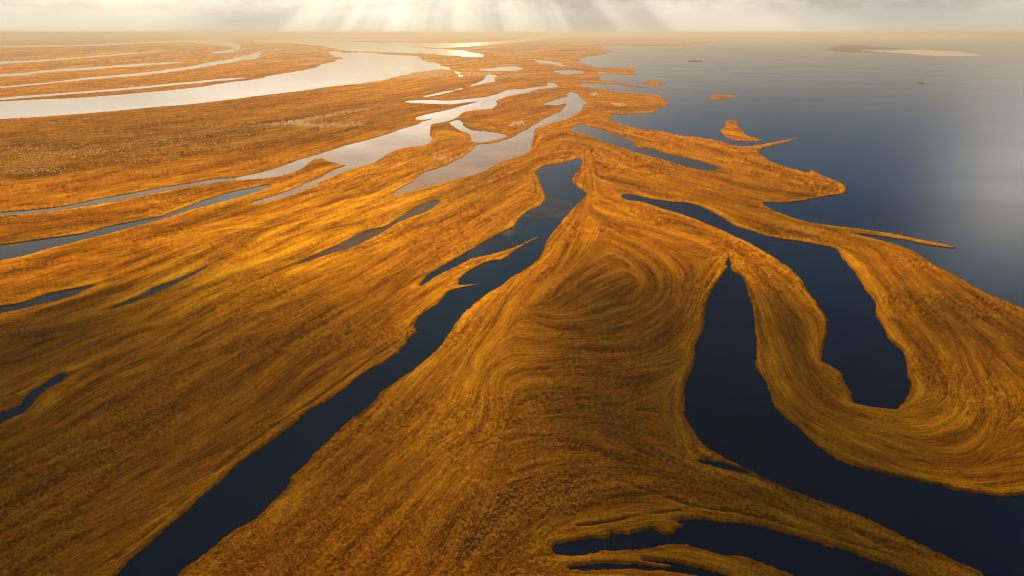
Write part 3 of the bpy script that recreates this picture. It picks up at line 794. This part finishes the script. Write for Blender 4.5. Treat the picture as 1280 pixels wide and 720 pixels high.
shade_cloud_at(-190, 150, 260, 310, 0.80, 'unseen cloud added to shade the near marsh left of the ridge')
shade_cloud_at(100, 175, 155, 330, 0.82, 'unseen cloud added to shade the near marsh right of the ridge')
shade_cloud_at(330, 520, 260, 160, 0.40, 'smaller unseen cloud added to shade the marsh beside the lagoon')
shade_cloud_at(-420, 470, 200, 60, 0.30, 'thin unseen cloud added to shade a strip of the marsh on the left')

# ------------------------------------------------------------------ haze
hz, nt, ns, lk = mat_new('haze_air'); g = N(nt)
pv = g.new('ShaderNodeVolumePrincipled')
pv.inputs['Color'].default_value = (0.265, 0.28, 0.28, 1); pv.inputs['Density'].default_value = 1.1e-4; pv.inputs['Anisotropy'].default_value = 0.28
out = g.new('ShaderNodeOutputMaterial'); lk.new(pv.outputs[0], out.inputs['Volume'])
me = bpy.data.meshes.new('haze'); B = 70000.0; z0, z1 = -3.4, 165.0
me.from_pydata([(-B,-B,z0),(B,-B,z0),(B,B,z0),(-B,B,z0),(-B,-B,z1),(B,-B,z1),(B,B,z1),(-B,B,z1)], [],
               [(0,3,2,1),(4,5,6,7),(0,1,5,4),(1,2,6,5),(2,3,7,6),(3,0,4,7)])
me.materials.append(hz)
haze = bpy.data.objects.new('haze', me); COL.objects.link(haze)
tag(haze, 'pale sunlit haze lying over the whole wetland', kind='stuff')

# ------------------------------------------------------------------ sky
w = bpy.data.worlds.new('World'); sc.world = w; w.use_nodes = True
nt = w.node_tree; nt.nodes.clear(); g = N(nt); lk = nt.links
sky = g.new('ShaderNodeTexSky'); sky.sky_type = 'NISHITA'; sky.sun_disc = False
sky.sun_elevation = SUN_EL; sky.sun_rotation = SUN_AZ; sky.altitude = 100; sky.dust_density = 2.0
dirv = g.new('ShaderNodeTexCoord').outputs['Generated']
dirv = g.vmath('NORMALIZE', dirv)
sep = g.new('ShaderNodeSeparateXYZ'); g.put(sep.inputs[0], dirv)
X_, Y_, Z_ = sep.outputs
el = g.math('MULTIPLY', g.math('ARCSINE', Z_), 57.29578)
az = g.math('MULTIPLY', g.math('ARCTAN2', X_, Y_), 57.29578)
bg1 = g.new('ShaderNodeBackground'); g.put(bg1.inputs[0], sky.outputs[0]); bg1.inputs[1].default_value = 0.05


def lobe(a0, e0, sa, se):
    u = g.math('DIVIDE', g.math('SUBTRACT', az, a0), sa); v = g.math('DIVIDE', g.math('SUBTRACT', el, e0), se)
    return g.math('EXPONENT', g.math('MULTIPLY', g.math('ADD', g.math('MULTIPLY', u, u), g.math('MULTIPLY', v, v)), -1.0))


warp = g.noise(dirv, 5.0, 5, 0.6)
# stratus seen edge on: stretch the noise along the horizon
mp = g.new('ShaderNodeMapping'); mp.inputs['Scale'].default_value = (2.2, 2.2, 16.0); g.put(mp.inputs[0], dirv)
strat = g.noise(mp.outputs[0], 3.0, 5, 0.55)
# colour of the cloud deck by height above the horizon
rampn = g.new('ShaderNodeValToRGB'); e = rampn.color_ramp.elements
g.put(rampn.inputs[0], g.math('DIVIDE', g.math('ADD', el, g.math('MULTIPLY_ADD', strat, 2.0, -1.0)), 40.0))
e[0].position = 0.0; e[0].color = (0.42, 0.37, 0.29, 1)
e[1].position = 1.0; e[1].color = (0.012, 0.042, 0.09, 1)
for pp, cc_ in ((0.075, (0.38, 0.34, 0.285)), (0.13, (0.17, 0.20, 0.235)), (0.25, (0.07, 0.11, 0.17)), (0.5, (0.014, 0.058, 0.11))):
    q = e.new(pp); q.color = (*cc_, 1)
deck = rampn.outputs[0]
deck = g.mix(g.math('MULTIPLY', g.rng(az, 2.0, 16.0), g.rng(el, 2.5, 4.2)), deck, g.mix(1.0, deck, (0.13, 0.38, 0.66), 'MULTIPLY'))
deck = g.mix(g.rng(az, 5.0, 30.0), deck, g.mix(1.0, deck, (0.95, 1.0, 1.04), 'MULTIPLY'))
mpc = g.new('ShaderNodeMapping'); mpc.inputs['Scale'].default_value = (9, 9, 30); g.put(mpc.inputs[0], dirv)
puff = g.rng(g.noise(mpc.outputs[0], 2.0, 6, 0.6), 0.35, 0.7, 0.86, 1.14)
puffc = g.new('ShaderNodeCombineColor')
for i in range(3): g.put(puffc.inputs[i], puff)
deck = g.mix(g.rng(el, 0.8, 2.2), deck, g.mix(1.0, deck, puffc.outputs[0], 'MULTIPLY'))
deck = g.mix(g.rng(g.math('ABSOLUTE', az), 75.0, 120.0), deck, g.mix(g.rng(el, 10, 50), (0.17, 0.135, 0.095), (0.06, 0.055, 0.05)))
# light coming through round the hidden sun and through a second break over the lagoon
glow = g.math('ADD', g.math('MULTIPLY', lobe(-11, 6.0, 11, 3.2), 0.66), g.math('MULTIPLY', lobe(-32, 8.0, 20, 4.4), 0.85))
glow = g.math('ADD', glow, g.math('MULTIPLY', lobe(-6, 2.0, 13, 4), 0.09))
glow = g.math('ADD', glow, g.math('MULTIPLY', lobe(38, 10, 5, 5), 0.8))
glow = g.math('MULTIPLY', glow, g.rng(strat, 0.25, 0.7, 0.6, 1.25))
col = g.mix(1.0, deck, g.mix(1.0, (1.0, 0.90, 0.72), g.new('ShaderNodeCombineColor').outputs[0], 'MULTIPLY'), 'ADD')
cmb = g.new('ShaderNodeCombineColor')
for i, kk in enumerate((1.0, 0.88, 0.68)): g.put(cmb.inputs[i], g.math('MULTIPLY', glow, kk))
col = g.mix(1.0, deck, cmb.outputs[0], 'ADD')
# light shafts fanning out from the sun behind the cloud
sr = (math.cos(SUN_AZ), -math.sin(SUN_AZ), 0.0)
su = (-math.sin(SUN_AZ) * math.sin(SUN_EL), -math.cos(SUN_AZ) * math.sin(SUN_EL), math.cos(SUN_EL))
pr = g.vmath('DOT_PRODUCT', dirv, sr); pu = g.vmath('DOT_PRODUCT', dirv, su)
phi = g.math('ARCTAN2', pr, g.math('MULTIPLY', pu, -1.0))
rays = g.rng(g.noise(None, 2.7, 3, 0.55, '1D', g.math('ADD', phi, 4.0)), 0.36, 0.66)
cc2 = g.math('MULTIPLY', g.rng(el, 7.0, 1.0), g.rng(g.math('ABSOLUTE', phi), 1.6, 0.6, 0.55, 1.0))
shaft = g.math('MULTIPLY', g.math('SUBTRACT', rays, 0.35), cc2)
cmb2 = g.new('ShaderNodeCombineColor')
for i, kk in enumerate((0.19, 0.17, 0.13)): g.put(cmb2.inputs[i], g.math('MULTIPLY_ADD', shaft, kk, 0.0))
col = g.mix(1.0, col, cmb2.outputs[0], 'ADD')
bg2 = g.new('ShaderNodeBackground'); g.put(bg2.inputs[0], col); bg2.inputs[1].default_value = 0.55
cover = g.rng(g.math('ADD', g.math('MULTIPLY', warp, 30), el), 95, 70, 0.35, 1.0)
mxs = g.new('ShaderNodeMixShader'); g.put(mxs.inputs[0], cover)
lk.new(bg1.outputs[0], mxs.inputs[1]); lk.new(bg2.outputs[0], mxs.inputs[2])
wo = g.new('ShaderNodeOutputWorld'); lk.new(mxs.outputs[0], wo.inputs[0])

# ------------------------------------------------------------------ sun
sd = bpy.data.lights.new('sun', 'SUN'); sd.energy = 5.0; sd.angle = math.radians(0.5); sd.color = (1.0, 0.70, 0.38)
so = bpy.data.objects.new('sun', sd); COL.objects.link(so)
from mathutils import Vector
so.rotation_euler = Vector(SDIR).to_track_quat('Z', 'Y').to_euler(); so.location = (0, 0, 400)

# ------------------------------------------------------------------ camera and render settings
cd = bpy.data.cameras.new('camera'); cd.sensor_width = 36.0; cd.lens = 36.0 * FPX / 1280.0
cd.clip_start = 1.0; cd.clip_end = 300000.0
co = bpy.data.objects.new('camera', cd); COL.objects.link(co)
co.location = (0, 0, CAM_H); co.rotation_euler = (math.pi / 2 - PITCH, 0, 0)
sc.camera = co
sc.view_settings.view_transform = 'Standard'; sc.view_settings.look = 'None'
sc.view_settings.gamma = 1.0; sc.view_settings.use_curve_mapping = False
sc.view_settings.exposure = 1.65
cy_ = sc.cycles
cy_.max_bounces = 6; cy_.diffuse_bounces = 2; cy_.glossy_bounces = 3; cy_.volume_bounces = 1; cy_.transparent_max_bounces = 12
cy_.use_denoising = True
cy_.pixel_filter_type = 'BLACKMAN_HARRIS'; cy_.filter_width = 1.05
